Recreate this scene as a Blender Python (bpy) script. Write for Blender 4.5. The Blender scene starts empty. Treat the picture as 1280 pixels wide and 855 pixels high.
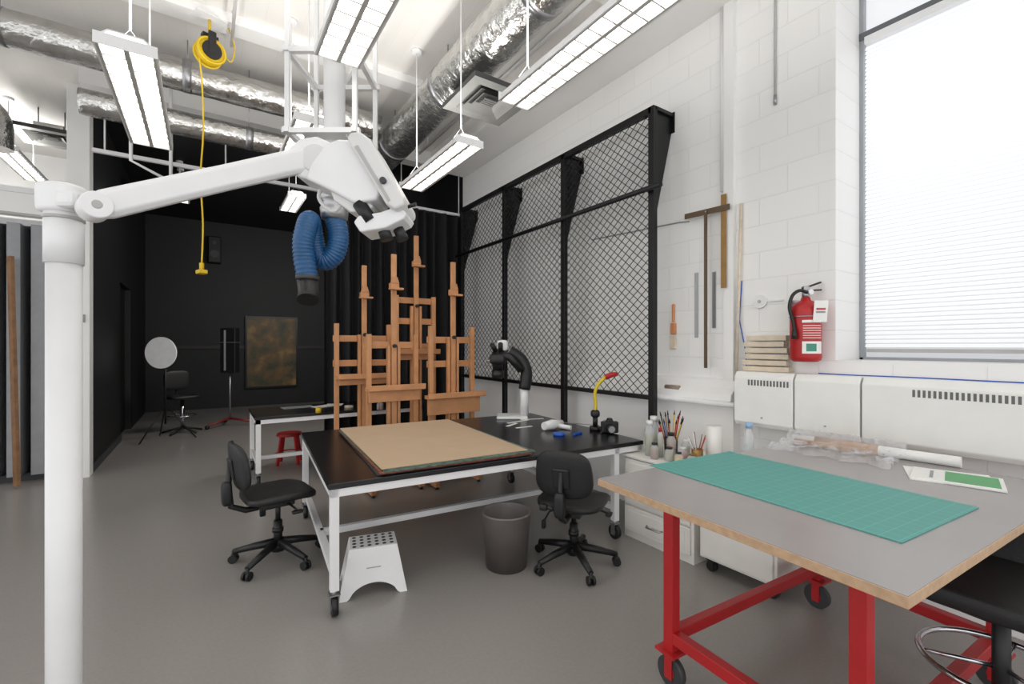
import bpy, bmesh, math, random
from mathutils import Vector, Matrix, Euler
random.seed(4)
S,C=0.5583,0.8296
F=569.0; HZ=432.0; H=1.5
def ray(px,py):
    a=(px-640)/F; b=(HZ-py)/F
    return Vector((S+C*a, C-S*a, b))
O=Vector((0,0,H))
def onD(px,py,d): return O+ray(px,py)*d
def onZ(px,py,z):
    r=ray(px,py); return O+r*((z-H)/r.z)
def onX(px,py,X):
    r=ray(px,py); return O+r*(X/r.x)
def onY(px,py,Y):
    r=ray(px,py); return O+r*(Y/r.y)

# ---------------- materials ----------------
def lin(c):
    return tuple(((x/12.92) if x<=0.04045 else ((x+0.055)/1.055)**2.4) for x in c)
MATS={}
def mat(name,rgb,rough=0.5,metal=0.0,var=0.06,scale=8.0,bump=0.0,bscale=None,emit=0.0,alpha=1.0,trans=0.0,coat=0.0,bdist=0.02):
    if name in MATS: return MATS[name]
    c=lin([v/255.0 for v in rgb])
    m=bpy.data.materials.new(name); m.use_nodes=True
    nt=m.node_tree; b=nt.nodes['Principled BSDF']
    tc=nt.nodes.new('ShaderNodeTexCoord'); n=nt.nodes.new('ShaderNodeTexNoise')
    n.inputs['Scale'].default_value=scale; n.inputs['Detail'].default_value=3
    nt.links.new(tc.outputs['Object'],n.inputs['Vector'])
    r=nt.nodes.new('ShaderNodeValToRGB')
    r.color_ramp.elements[0].position=0.3; r.color_ramp.elements[1].position=0.7
    r.color_ramp.elements[0].color=(*[max(0,x*(1-var)) for x in c],1)
    r.color_ramp.elements[1].color=(*[min(1,x*(1+var)) for x in c],1)
    nt.links.new(n.outputs['Fac'],r.inputs['Fac']); nt.links.new(r.outputs['Color'],b.inputs['Base Color'])
    b.inputs['Roughness'].default_value=rough; b.inputs['Metallic'].default_value=metal
    if coat: b.inputs['Coat Weight'].default_value=coat
    if trans: b.inputs['Transmission Weight'].default_value=trans
    if alpha<1: b.inputs['Alpha'].default_value=alpha
    if emit:
        b.inputs['Emission Color'].default_value=(*c,1); b.inputs['Emission Strength'].default_value=emit
    if bump:
        n2=nt.nodes.new('ShaderNodeTexNoise'); n2.inputs['Scale'].default_value=bscale or scale; n2.inputs['Detail'].default_value=4
        nt.links.new(tc.outputs['Object'],n2.inputs['Vector'])
        bp=nt.nodes.new('ShaderNodeBump'); bp.inputs['Strength'].default_value=bump; bp.inputs['Distance'].default_value=bdist
        nt.links.new(n2.outputs['Fac'],bp.inputs['Height']); nt.links.new(bp.outputs['Normal'],b.inputs['Normal'])
    MATS[name]=m; return m
def block_mat(name,rgb,bw,bh,axes,mortar=0.006,strength=0.5,dark=0.93,offset=0.5,rough=0.5,coord='pos'):
    m=mat(name,rgb,rough,var=0.02)
    nt=m.node_tree; b=nt.nodes['Principled BSDF']
    tc=nt.nodes.new('ShaderNodeTexCoord'); sp=nt.nodes.new('ShaderNodeSeparateXYZ'); cb=nt.nodes.new('ShaderNodeCombineXYZ')
    geo=nt.nodes.new('ShaderNodeNewGeometry')
    nt.links.new(geo.outputs['Position'] if coord=='pos' else tc.outputs['Object'],sp.inputs[0])
    nt.links.new(sp.outputs[axes[0]],cb.inputs[0]); nt.links.new(sp.outputs[axes[1]],cb.inputs[1])
    br=nt.nodes.new('ShaderNodeTexBrick'); br.offset=offset
    c=lin([v/255 for v in rgb])
    br.inputs['Scale'].default_value=1; br.inputs['Brick Width'].default_value=bw; br.inputs['Row Height'].default_value=bh
    br.inputs['Mortar Size'].default_value=mortar; br.inputs['Mortar Smooth'].default_value=0.5
    br.inputs['Color1'].default_value=(*c,1); br.inputs['Color2'].default_value=(*[x*0.985 for x in c],1)
    br.inputs['Mortar'].default_value=(*[min(1,x*dark) for x in c],1)
    nt.links.new(cb.outputs[0],br.inputs['Vector']); nt.links.new(br.outputs['Color'],b.inputs['Base Color'])
    if strength:
        bp=nt.nodes.new('ShaderNodeBump'); bp.invert=True; bp.inputs['Strength'].default_value=strength; bp.inputs['Distance'].default_value=0.006
        nt.links.new(br.outputs['Fac'],bp.inputs['Height']); nt.links.new(bp.outputs['Normal'],b.inputs['Normal'])
    return m
WHITE=mat('white_paint',(232,232,232),0.4,var=0.02)
WALL=block_mat('painted_block',(240,239,237),0.40,0.20,(1,2),0.005,0.4,0.94)
SMOOTHW=mat('smooth_white_wall',(238,237,235),0.55,var=0.02,scale=2)
CEIL=block_mat('ceiling_paint',(228,225,220),30,0.15,(1,0),0.004,0.2,0.96)
BLACKW=mat('black_wall',(20,20,23),0.6,var=0.15,scale=1.5)
BLACKC=mat('black_curtain',(25,25,28),0.85,var=0.1)
FLOOR=mat('grey_vinyl',(149,145,141),0.24,var=0.04,scale=60,bump=0.02,bscale=150)
BLK=mat('black_plastic',(24,24,25),0.45,var=0.1,scale=30)
BLKTEX=mat('black_polyurethane',(28,28,29),0.5,var=0.2,scale=60,bump=0.3,bscale=120,bdist=.004)
BLKST=mat('black_steel',(18,18,20),0.4,0.2)
BLKTOP=mat('black_laminate',(24,24,26),0.25,var=0.15,scale=5)
GREYT=mat('grey_laminate',(154,150,149),0.25,var=0.04,scale=3)
WEDGE=mat('plywood_edge',(190,158,126),0.5,var=0.12,scale=40)
RED=mat('red_paint',(178,30,34),0.4,var=0.05)
REDD=mat('red_plastic',(165,30,30),0.4)
CHROME=mat('chrome',(200,200,205),0.15,1.0,var=0.02)
STEEL=mat('steel',(165,165,167),0.35,0.9)
FOIL=mat('foil_duct',(198,197,194),0.25,0.95,var=0.1,scale=9,bump=0.85,bscale=14,bdist=.026)
LAMP=mat('lamp_glow',(255,252,246),0.5,emit=5,var=0)
LOUV=mat('louver_white',(196,194,189),0.5,var=.02)
GREYL=mat('light_grey_trim',(176,175,172),0.5,var=.02)
WOODE=mat('easel_beech',(200,144,98),0.45,var=0.14,scale=6)
WOODD=mat('old_wood',(132,96,64),0.6,var=0.25,scale=10)
WOODL=mat('pale_wood',(218,204,182),0.6,var=0.12,scale=14)
PAPER=mat('kraft_paper',(194,169,141),0.6,var=0.03,scale=4)
BROWNP=mat('brown_kraft',(178,138,98),0.6,var=0.06,scale=9)
WPAPER=mat('white_paper',(236,235,231),0.6,var=0.02)
BLUEH=mat('blue_hose',(24,78,124),0.4,var=0.12,scale=20)
YEL=mat('yellow_plastic',(212,178,24),0.4)
YELG=mat('yellow_stem',(214,188,30),0.4)
GREYP=mat('grey_plastic',(120,113,110),0.45)
GREYM=mat('grey_divider',(150,152,155),0.5)
ALU=mat('window_aluminium',(165,168,172),0.4,0.2)
BRASS=mat('brass',(150,118,72),0.4,0.7,var=0.15)
GLASS=mat('clear_glass',(235,240,240),0.05,var=0,alpha=0.35)
PLAST=mat('clear_film',(240,240,243),0.12,var=0,alpha=0.26,bump=0.8,bscale=18)
RADW=mat('radiator_white',(236,236,232),0.4,var=0.02)
DKGREY=mat('dark_grey',(58,58,60),0.5)
SLOT=mat('slot_grey',(104,104,103),0.6)
BLUE=mat('blue_plastic',(30,90,190),0.4)
GREEN=mat('green_print',(90,165,106),0.5)
AMBER=mat('amber_liquid',(140,80,40),0.2)
OLIVE=mat('olive_liquid',(150,146,110),0.2)
ORANGE=mat('orange_wood',(206,140,92),0.5)
MATG=block_mat('cutting_mat_teal',(86,156,148),0.05,0.05,(0,1),0.0013,0.0,1.4,0.0,0.55,coord='obj')
def glowmat(name,e0,e1,base=.7):  # emission imitates backlit daylight, graded by height
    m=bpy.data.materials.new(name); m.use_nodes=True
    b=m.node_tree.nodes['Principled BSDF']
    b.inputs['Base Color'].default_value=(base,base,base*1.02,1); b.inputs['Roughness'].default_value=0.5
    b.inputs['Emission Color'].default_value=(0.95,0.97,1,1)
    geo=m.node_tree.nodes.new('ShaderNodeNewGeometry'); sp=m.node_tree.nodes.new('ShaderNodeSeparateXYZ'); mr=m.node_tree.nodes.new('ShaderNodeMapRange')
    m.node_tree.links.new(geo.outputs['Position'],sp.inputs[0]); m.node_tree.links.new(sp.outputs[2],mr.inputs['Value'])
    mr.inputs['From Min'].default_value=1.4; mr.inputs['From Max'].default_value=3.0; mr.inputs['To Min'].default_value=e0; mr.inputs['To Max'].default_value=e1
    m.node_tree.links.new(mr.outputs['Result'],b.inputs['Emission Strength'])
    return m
SLATGLOW=glowmat('blind_slat_glow',.30,.55)  # slats glow by themselves in place of daylight behind them
def paintmat():
    m=mat('dark_oil_painting',(90,60,35),0.5,var=0.9,scale=3)
    r=[n for n in m.node_tree.nodes if n.type=='VALTORGB'][0].color_ramp
    r.elements[0].color=(0.03,0.025,0.012,1); r.elements[1].color=(0.30,0.19,0.05,1)
    e=r.elements.new(0.56); e.color=(0.17,0.09,0.025,1); e=r.elements.new(0.45); e.color=(0.08,0.065,0.025,1)
    return m
PAINT=paintmat()

# ---------------- mesh builder ----------------
RM={}
def link(o): bpy.context.scene.collection.objects.link(o)
class MB:
    def __init__(s): s.v=[];s.f=[];s.mi=[];s.sm=[];s.m=[]
    def _m(s,m):
        if m not in s.m: s.m.append(m)
        return s.m.index(m)
    def add(s,vs,fs,m,smooth=False):
        o=len(s.v); s.v+= [Vector(v) for v in vs]; k=s._m(m)
        for i,f in enumerate(fs):
            s.f.append([o+j for j in f]); s.mi.append(k)
            s.sm.append(smooth[i] if isinstance(smooth,list) else smooth)
        return s
    def box(s,c,d,m,rot=None,bev=0.0):
        bm=bmesh.new(); bmesh.ops.create_cube(bm,size=1)
        for v in bm.verts: v.co=Vector((v.co.x*d[0],v.co.y*d[1],v.co.z*d[2]))
        if bev: bmesh.ops.bevel(bm,geom=list(bm.edges),offset=min(bev,min(d)*0.45),segments=2,affect='EDGES',profile=0.5)
        R=Euler(rot).to_matrix() if rot else Matrix.Identity(3)
        bm.verts.index_update()
        vs=[R@v.co+Vector(c) for v in bm.verts]; fs=[[v.index for v in f.verts] for f in bm.faces]
        bm.free(); return s.add(vs,fs,m)
    def lohi(s,lo,hi,m,bev=0.0):
        return s.box([(a+b)/2 for a,b in zip(lo,hi)],[abs(b-a) for a,b in zip(lo,hi)],m,bev=bev)
    def bar(s,p1,p2,w,h,m,bev=0.0):
        p1=Vector(p1);p2=Vector(p2);d=p2-p1;L=d.length
        q=d.to_track_quat('Y','Z') if abs(d.normalized().z)<0.99 else d.to_track_quat('Y','X')
        return s.box((p1+p2)/2,(w,L,h),m,rot=q.to_euler(),bev=bev)
    def tube(s,pts,r,m,n=10,caps=True):
        pts=[Vector(p) for p in pts]; N=len(pts)
        rs=r if isinstance(r,(list,tuple)) else [r]*N
        vs=[];fs=[];sm=[]
        t0=(pts[1]-pts[0]).normalized(); ref=Vector((0,0,1)) if abs(t0.z)<0.9 else Vector((1,0,0))
        u=t0.cross(ref).normalized()
        for i,p in enumerate(pts):
            if i==0:t=pts[1]-p
            elif i==N-1:t=p-pts[i-1]
            else:t=pts[i+1]-pts[i-1]
            t.normalize(); u=(u-t*u.dot(t)).normalized(); w=t.cross(u)
            for k in range(n):
                a=2*math.pi*k/n; vs.append(p+(u*math.cos(a)+w*math.sin(a))*rs[i])
        for i in range(N-1):
            for k in range(n):
                fs.append([i*n+k,i*n+(k+1)%n,(i+1)*n+(k+1)%n,(i+1)*n+k]); sm.append(True)
        if caps: fs+= [list(range(n))[::-1],list(range((N-1)*n,N*n))]; sm+=[False,False]
        return s.add(vs,fs,m,sm)
    def cyl(s,p1,p2,r,m,r2=None,n=18): return s.tube([p1,p2],[r,r if r2 is None else r2],m,n)
    def lathe(s,prof,c,m,n=24,R=None):
        R=R or Matrix.Identity(3); c=Vector(c); vs=[];fs=[];N=len(prof)
        for r,z in prof:
            for k in range(n):
                a=2*math.pi*k/n; vs.append(c+R@Vector((r*math.cos(a),r*math.sin(a),z)))
        for i in range(N-1):
            for k in range(n): fs.append([i*n+k,i*n+(k+1)%n,(i+1)*n+(k+1)%n,(i+1)*n+k])
        sm=[True]*len(fs)
        if prof[0][0]>1e-4: fs.append(list(range(n))[::-1]); sm.append(False)
        if prof[-1][0]>1e-4: fs.append(list(range((N-1)*n,N*n))); sm.append(False)
        return s.add(vs,fs,m,sm)
    def sell(s,c,d,m,e1=0.4,e2=0.4,rot=None,n=24,bend=None):
        R=Euler(rot).to_matrix() if rot else Matrix.Identity(3); c=Vector(c)
        def p(x,e): return math.copysign(abs(x)**e,x)
        vs=[];fs=[];h=n//2
        for i in range(h+1):
            ph=-math.pi/2+math.pi*i/h
            for k in range(n):
                th=2*math.pi*k/n
                v=Vector((d[0]*p(math.cos(ph),e1)*p(math.cos(th),e2),d[1]*p(math.cos(ph),e1)*p(math.sin(th),e2),d[2]*p(math.sin(ph),e1)))
                if bend: v=bend(v)
                vs.append(c+R@v)
        for i in range(h):
            for k in range(n): fs.append([i*n+k,i*n+(k+1)%n,(i+1)*n+(k+1)%n,(i+1)*n+k])
        return s.add(vs,fs,m,True)
    def prism(s,pts,axis,lo,hi,m):
        n=len(pts); vs=[]
        for z in (lo,hi):
            for a,b in pts:
                vs.append({'x':(z,a,b),'y':(a,z,b),'z':(a,b,z)}[axis])
        fs=[list(range(n))[::-1],list(range(n,2*n))]+[[i,(i+1)%n,n+(i+1)%n,n+i] for i in range(n)]
        return s.add(vs,fs,m)
    def torus(s,c,R,r,m,axis='z',n=28,k=8,a0=0,a1=2*math.pi):
        pts=[]
        full=abs(a1-a0-2*math.pi)<1e-6
        for i in range(n+1):
            a=a0+(a1-a0)*i/n; x,y=R*math.cos(a),R*math.sin(a)
            pts.append(Vector(c)+Vector({'z':(x,y,0),'x':(0,x,y),'y':(x,0,y)}[axis]))
        return s.tube(pts,r,m,k,caps=not full)
    def obj(s,name,parent=None,label=None,category=None,group=None,world=False,kind=None,bevel=0):
        vs=s.v; loc=Vector((0,0,0))
        if parent is None and kind!='structure':
            mn=[min(v[i] for v in vs) for i in range(3)]; mx=[max(v[i] for v in vs) for i in range(3)]
            loc=Vector(((mn[0]+mx[0])/2,(mn[1]+mx[1])/2,mn[2])); vs=[v-loc for v in vs]
        elif parent is not None and world:
            Mi=RM[parent.name].inverted(); vs=[Mi@v for v in vs]
        me=bpy.data.meshes.new(name); me.from_pydata([tuple(v) for v in vs],[],s.f)
        for m in s.m: me.materials.append(m)
        me.polygons.foreach_set('material_index',s.mi); me.polygons.foreach_set('use_smooth',s.sm)
        bm=bmesh.new(); bm.from_mesh(me); bmesh.ops.recalc_face_normals(bm,faces=list(bm.faces)); bm.to_mesh(me); bm.free()
        o=bpy.data.objects.new(name,me); link(o); o.location=loc
        if bevel:
            md=o.modifiers.new('bevel','BEVEL'); md.width=bevel; md.segments=3; md.limit_method='ANGLE'
        if parent is not None: o.parent=parent
        if label:o['label']=label
        if category:o['category']=category
        if group:o['group']=group
        if kind:o['kind']=kind
        return o
def thing(name,label,category,loc=(0,0,0),rz=0,group=None):
    e=bpy.data.objects.new(name,None); e.empty_display_size=0.1; link(e)
    e.location=loc; e.rotation_euler=(0,0,rz); e['label']=label; e['category']=category
    if group:e['group']=group
    RM[e.name]=Matrix.Translation(Vector(loc))@Matrix.Rotation(rz,4,'Z')
    return e
CAMR=-math.atan2(S,C)
def smooth(c,n=8):
    c=[Vector(p) for p in c]; out=[]
    for i in range(len(c)-1):
        p0=c[max(i-1,0)];p1=c[i];p2=c[i+1];p3=c[min(i+2,len(c)-1)]
        for j in range(n):
            t=j/n; out.append(0.5*((2*p1)+(-p0+p2)*t+(2*p0-5*p1+4*p2-p3)*t*t+(-p0+3*p1-3*p2+p3)*t**3))
    out.append(c[-1]); return out

# ---------------- room ----------------
XW=3.45; ZC=4.45
MB().lohi((-6,-3,-0.1),(4.2,13.2,0),FLOOR).obj('floor',kind='structure')
MB().lohi((-6,-3,ZC),(4.2,6.7,ZC+0.1),CEIL).lohi((-6,6.7,ZC),(-1.12,13.2,ZC+0.1),CEIL).lohi((-1.12,6.7,ZC),(4.2,13.2,ZC+0.1),BLACKW).obj('ceiling',kind='structure')
w=MB()
w.lohi((XW,1.3,0),(4.0,6.55,ZC),WALL)
w.lohi((XW,-3,0),(4.0,1.3,1.40),WALL); w.lohi((XW,-3,1.40),(4.0,-1.6,ZC),WALL); w.lohi((XW,-1.6,4.3),(4.0,1.3,ZC),WALL)
w.lohi((XW,6.55,0),(4.0,13.2,ZC),BLACKW)
w.obj('wall_right',kind='structure')
MB().lohi((-1.12,13,0),(XW,13.2,ZC),BLACKW).obj('wall_back',kind='structure')
w=MB()
w.lohi((-1.26,7.2,0),(-1.12,9.4,ZC),BLACKW); w.lohi((-1.26,10.6,0),(-1.12,13,ZC),BLACKW); w.lohi((-1.26,9.4,2.5),(-1.12,10.6,ZC),BLACKW)
w.obj('wall_left',kind='structure')
MB().lohi((-1.24,9.4,0),(-1.20,10.6,2.5),mat('black_door',(9,9,10),0.5)).obj('door_1',kind='structure')
MB().lohi((-1.29,7.0,0),(-1.10,7.2,ZC),SMOOTHW).obj('wall_partition',kind='structure')
MB().lohi((-1.12,7.2,0),(-1.10,9.4,0.1),DKGREY).obj('baseboard_left',kind='structure')
MB().lohi((-6,9.9,0),(-1.26,10.0,ZC),SMOOTHW).obj('wall_far_left',kind='structure')
MB().lohi((-6,7.0,2.92),(-1.29,7.2,3.2),SMOOTHW).lohi((-6,6.98,3.14),(-1.29,7.0,3.2),WHITE).lohi((-6,6.99,2.90),(-1.29,7.0,2.925),GREYL).obj('trim_header',kind='structure')
MB().lohi((-1.12,12.96,1.42),(XW,13,1.5),mat('dark_rail',(28,21,21),0.5)).obj('trim_1',kind='structure')
t=MB()
t.lohi((3.36,1.95,0),(XW,6.4,1.08),SMOOTHW); t.prism([(3.45,1.24),(3.40,1.22),(3.39,1.17),(3.33,1.12),(3.32,1.07),(3.45,1.07)],'y',1.95,6.4,SMOOTHW)
t.obj('trim_2',kind='structure')
MB().lohi((3.41,1.98,1.08),(XW,2.06,4.2),SMOOTHW).obj('trim_3',kind='structure')
# dropped soffit along the wall and shallow ceiling beams
MB().lohi((2.85,1.6,4.2),(XW,6.5,ZC),SMOOTHW).obj('trim_5',kind='structure')
MB().lohi((-1.1,2.55,4.37),(2.85,2.75,ZC),SMOOTHW).lohi((-1.1,4.75,4.37),(2.85,4.95,ZC),SMOOTHW).lohi((-1.1,6.45,4.25),(2.85,6.65,ZC),SMOOTHW).obj('trim_6',kind='structure')
wn=MB()
XG=3.86
for y in (1.3-0.012,-1.57): wn.lohi((XG-0.02,y-0.012,1.40),(XG+0.05,y+0.012,4.3),ALU,0.003)
wn.lohi((XG-0.02,-1.6,1.40),(XG+0.05,1.3,1.42),ALU,0.003); wn.lohi((XG-0.03,-1.6,3.65),(XG+0.05,1.3,3.70),mat('window_transom',(105,108,112),.4,.3),0.003); wn.lohi((XG-0.02,-1.6,4.26),(XG+0.05,1.3,4.3),ALU,0.003)
wn.obj('window_1',kind='structure')
MB().lohi((XG+0.03,-1.6,1.42),(XG+0.035,1.3,4.28),glowmat('pane_daylight_glow',.42,.66,.3)).obj('window_2',kind='structure')  # pane glows in place of daylight from outside
MB().lohi((XW-0.001,-1.6,1.385),(XG,1.3,1.402),SMOOTHW).obj('trim_4',kind='structure')
bl=thing('window_blind','white horizontal slat blind pulled down over the window','window blind',(XG-0.06,-0.15,3.62))
MB().lohi((XG-0.09,-1.52,3.58),(XG-0.04,1.25,3.63),WHITE,0.004).obj('headrail',bl,world=True)
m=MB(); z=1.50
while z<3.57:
    m.box((XG-0.065,-0.135,z),(0.002,2.77,0.0235),SLATGLOW,rot=(0,math.radians(24),0)); z+=0.0285
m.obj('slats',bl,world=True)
MB().lohi((XG-0.08,-1.51,1.455),(XG-0.05,1.24,1.478),GREYL,0.004).obj('bottom_rail',bl,world=True)

# ---------------- ducts ----------------
def duct(name,label,p1,p2,r,m,bands):
    rt=thing(name,label,'air duct',p1)
    p1=Vector(p1);p2=Vector(p2); d=(p2-p1)
    n=60; pts=[p1+d*i/n for i in range(n+1)]
    MB().tube(pts,[r*(1+random.uniform(-0.012,0.012)) for _ in pts],m,28).obj('duct_body',rt,world=True)
    for i in range(bands):
        q=p1+d*((i+0.5)/bands)
        MB().cyl(q-d.normalized()*0.035,q+d.normalized()*0.035,r*1.025,STEEL,n=28).obj('joint_band',rt,world=True)
        top=q+Vector((0,0,r*1.02)); MB().cyl(top-Vector((0,0,.02)),(q.x,q.y,ZC),0.005,STEEL,n=6).obj('hanger_rod',rt,world=True)
duct('air_duct','foil wrapped round air duct under the ceiling',(-4.5,5.4,4.1),(1.72,5.4,4.1),0.145,FOIL,5)
duct('air_duct','thinner foil wrapped round duct beside larger one',(-0.95,5.62,3.72),(1.72,5.62,3.72),0.115,FOIL,3)
duct('air_duct','large foil wrapped main duct running along the ceiling',(1.97,-1.2,4.03),(1.97,6.3,4.03),0.2,FOIL,5)
e=thing('air_duct','bent foil duct elbow in adjoining room','air duct',(-2.0,7.45,4.0))
pts=[Vector((-3.2,7.42,4.2))+Vector((0.13*i,0,0)) for i in range(8)]+[Vector((-2.2+0.26*math.sin(a),7.42,3.94+0.26*math.cos(a))) for a in [i*math.pi/12 for i in range(1,7)]]+[Vector((-1.94,7.42,3.7))]
MB().tube(pts,0.14,FOIL,24).obj('duct_body',e,world=True)
for q in (-3.0,-2.4): MB().cyl((q,7.42,4.3),(q,7.42,ZC),0.006,STEEL,n=6).obj('hanger_rod',e,world=True)
VM=mat('vent_grey',(140,139,136),0.45,0.1)
VD=mat('vent_shadow',(60,59,58),0.6)
def ring(m,a,za,b,zb,mt):
    vs=[(-a,-a,za),(a,-a,za),(a,a,za),(-a,a,za),(-b,-b,zb),(b,-b,zb),(b,b,zb),(-b,b,zb)]
    m.add(vs,[[i,(i+1)%4,4+(i+1)%4,4+i] for i in range(4)],mt)
def vent(loc,label,neck,rods):
    v=thing('air_vent',label,'air vent',loc)
    m=MB(); ring(m,.31,0,.31,.045,VD); ring(m,.31,0,.22,.0,VM); ring(m,.22,0,.18,.03,VM); ring(m,.31,.045,.16,.07,VD)
    m.obj('frame',v)
    m=MB(); ring(m,.175,.002,.135,.028,VM); ring(m,.125,.002,.085,.028,VM)
    for i in range(4): m.box((0,-.04+.027*i,.006),(.13,.010,.012),VM)
    m.lohi((-.19,-.19,.031),(.19,.19,.036),VD); m.obj('louver',v)
    MB().lohi((-.14,-.14,.04),(.14,.14,neck),FOIL,0.01).obj('neck',v)
    for x in (-.12,.12) if rods else ():
        MB().cyl((x,.0,neck),(x,0,ZC-loc[2]),.008,STEEL,n=8).obj('hanger_rod',v)
vent((2.13,3.55,3.7),'square metal ceiling diffuser hanging under the large duct',.125,False)
vent((-1.6,7.95,4.08),'square metal ceiling diffuser in adjoining room',.15,True)

# ---------------- lights ----------------
def fixture(L,loc,label,zc=ZC,up=10):
    r=thing('pendant_light',label,'ceiling light',loc,0,'suspended linear louver lights')
    sec=[(-.125,0),(-.125,.035),(-.07,.085),(.07,.085),(.125,.035),(.125,0),(.117,0),(.117,.032),(.065,.077),(-.065,.077),(-.117,.032),(-.117,0)]
    MB().prism(sec,'y',-L/2,L/2,WHITE).lohi((-.125,-L/2-.004,0),(.125,-L/2,.06),WHITE).lohi((-.125,L/2,0),(.125,L/2+.004,.06),WHITE).obj('housing',r)
    m=MB()
    n=int(L/.1)
    for i in range(n+1):
        y=-L/2+L*i/n; m.box((0,y,.012),(.234,.007,.018),LOUV)
    for x in (-.112,.112): m.box((x,0,.012),(.014,L,.022),LOUV)
    m.box((0,0,.011),(.022,L,.022),LOUV); m.obj('louver',r)
    MB().lohi((-.105,-L/2+.01,.034),(.105,L/2-.01,.038),LAMP).obj('lamp',r)
    for y in (-L*.38,L*.38):
        MB().tube([(-.08,y,.08),(0,y,.2),(.08,y,.08)],.003,STEEL,6).cyl((0,y,.195),(0,y,zc-loc[2]),.006,WHITE,n=8).cyl((0,y,zc-loc[2]-.03),(0,y,zc-loc[2]),.05,WHITE).obj('suspension_rod',r)
    if up:
        l=bpy.data.lights.new('ceiling_fill','AREA'); l.shape='RECTANGLE'; l.size=.14; l.size_y=L*.9; l.energy=up; l.color=(1,.985,.96)  # added fill light to brighten the ceiling, unseen above the housing
        o=bpy.data.objects.new('ceiling_fill',l); link(o); o.parent=r; o.location=(0,0,.1); o.rotation_euler=(math.pi,0,0)
    return r
LB='white suspended fluorescent fixture with parabolic louver'
fixture(1.32,(-.33,3.62,2.97),LB)
fixture(1.32,(.62,2.02,3.1),LB)
fixture(1.15,(.64,4.1,3.1),LB)
fixture(1.22,(1.71,1.90,3.1),LB)
fixture(1.22,(1.71,.66,3.1),LB)
fixture(1.25,(1.75,3.83,3.1),LB)
fixture(1.25,(-1.95,8.32,3.78),LB+' in adjoining room')
fixture(0.9,(1.12,7.8,3.7),'small lit fixture in the black studio',up=0)
fixture(0.5,(-.35,9.2,3.9),'small lit fixture in the black studio',up=0)

# ---------------- cable reel ----------------
p=onD(262,66,4.0); r=thing('cable_reel','yellow retractable cord reel hanging from ceiling','cable reel',p,CAMR+.9)
MB().cyl((0,-.05,0),(0,.05,0),.105,YEL,n=28).torus((0,-.05,0),.105,.011,YEL,'y').torus((0,.05,0),.105,.011,YEL,'y').obj('drum',r)
MB().cyl((0,-.07,0),(0,-.05,0),.075,BLK).lohi((-.03,-.075,-.03),(.03,-.055,.16),BLK,.005).obj('hub',r)
zt=ZC-.08-p.z
MB().lohi((-.06,-.03,.12),(.06,.03,.15),BLK).cyl((0,0,.14),(0,0,zt),.012,YEL).lohi((-.12,-.08,zt-.01),(.12,.08,zt),WHITE).obj('bracket',r)
q=onD(252,340,4.0)-p; ql=Matrix.Rotation(-CAMR-.9,3,'Z')@q
MB().tube(smooth([(-.08,0,-.06),(ql.x*.9,ql.y,-.3),(ql.x+.012,ql.y,-.7),(ql.x-.008,ql.y,-1.1),(ql.x+.01,ql.y,-1.5),(ql.x,ql.y,ql.z+.05)],4),.007,YEL,8).obj('cord',r)
MB().tube(smooth([(.1,0,.05),(.17,0,.0),(.2,0,.15),(.15,0,zt)],5),.006,YEL,6).obj('supply_cord',r)
MB().box((ql.x,ql.y,ql.z),(.07,.09,.035),YEL,bev=.008).cyl((ql.x,ql.y,ql.z),(ql.x,ql.y,ql.z+.08),.018,YEL).obj('socket',r)

# ---------------- fume extractor ----------------
p=onD(418,432,2.9); fx,fy=p.x,p.y
r=thing('fume_extractor','white ceiling frame with blue flexible fume extraction hose','fume extractor',(fx,fy,2.6),CAMR)
pz=lambda y: H+2.9*(HZ-y)/F-2.6
k=2.9/F
m=MB(); hw=.2
for sx in (-1,1):
    for sy in (-1,1): m.box((sx*hw,sy*hw,(pz(185)+ZC-2.6)/2),(.026,.026,ZC-2.6-pz(185)),WHITE)
for z in (pz(88),pz(182)):
    for s_ in (-1,1):
        m.box((0,s_*hw,z),(2*hw+.06,.03,.03),WHITE); m.box((s_*hw,0,z),(.03,2*hw+.06,.03),WHITE)
m.box((0,0,pz(182)),(.26,2*hw,.012),WHITE); m.obj('ceiling_frame',r)
MB().cyl((0,0,pz(245)),(0,0,ZC-2.6),.065,WHITE,n=24).cyl((0,0,pz(188)),(0,0,pz(182)),.1,WHITE,n=24).obj('riser_pipe',r)
MB().lathe([(.06,pz(276)),(.08,pz(274)),(.088,pz(262)),(.07,pz(254)),(.088,pz(252)),(.088,pz(244)),(.066,pz(241))],(0,0,0),STEEL).obj('collar',r)
def L(px,py,dy=0): return Vector(((px-418)*k,dy,pz(py)))
ctrl=[L(418,272),L(422,286),L(423,302),L(418,318),L(407,326),L(397,318,.0),L(394,302,-.02),L(394,288,-.05),L(395,281,-.09),L(394,290,-.12),L(391,308,-.13),L(391,328,-.12),L(394,350,-.11)]
hp=smooth(ctrl,14); MB().tube(hp,[.06+.006*((i%3)!=0)-.003 for i in range(len(hp))],BLUEH,20).obj('hose',r)
a=L(394,350,-.11); b=L(396,368,-.12)
MB().tube([a,b,b+Vector((.01,-.03,-.05))],[.064,.058,.062],BLK,20).cyl(a+Vector((0,0,.01)),a+Vector((0,0,-.015)),.068,DKGREY).obj('nozzle',r)
MB().tube([L(398,235,-.02),L(380,222,-.05),L(376,182,-.05),L(405,174,0)],.012,WHITE,8).obj('support_arm',r)

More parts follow.
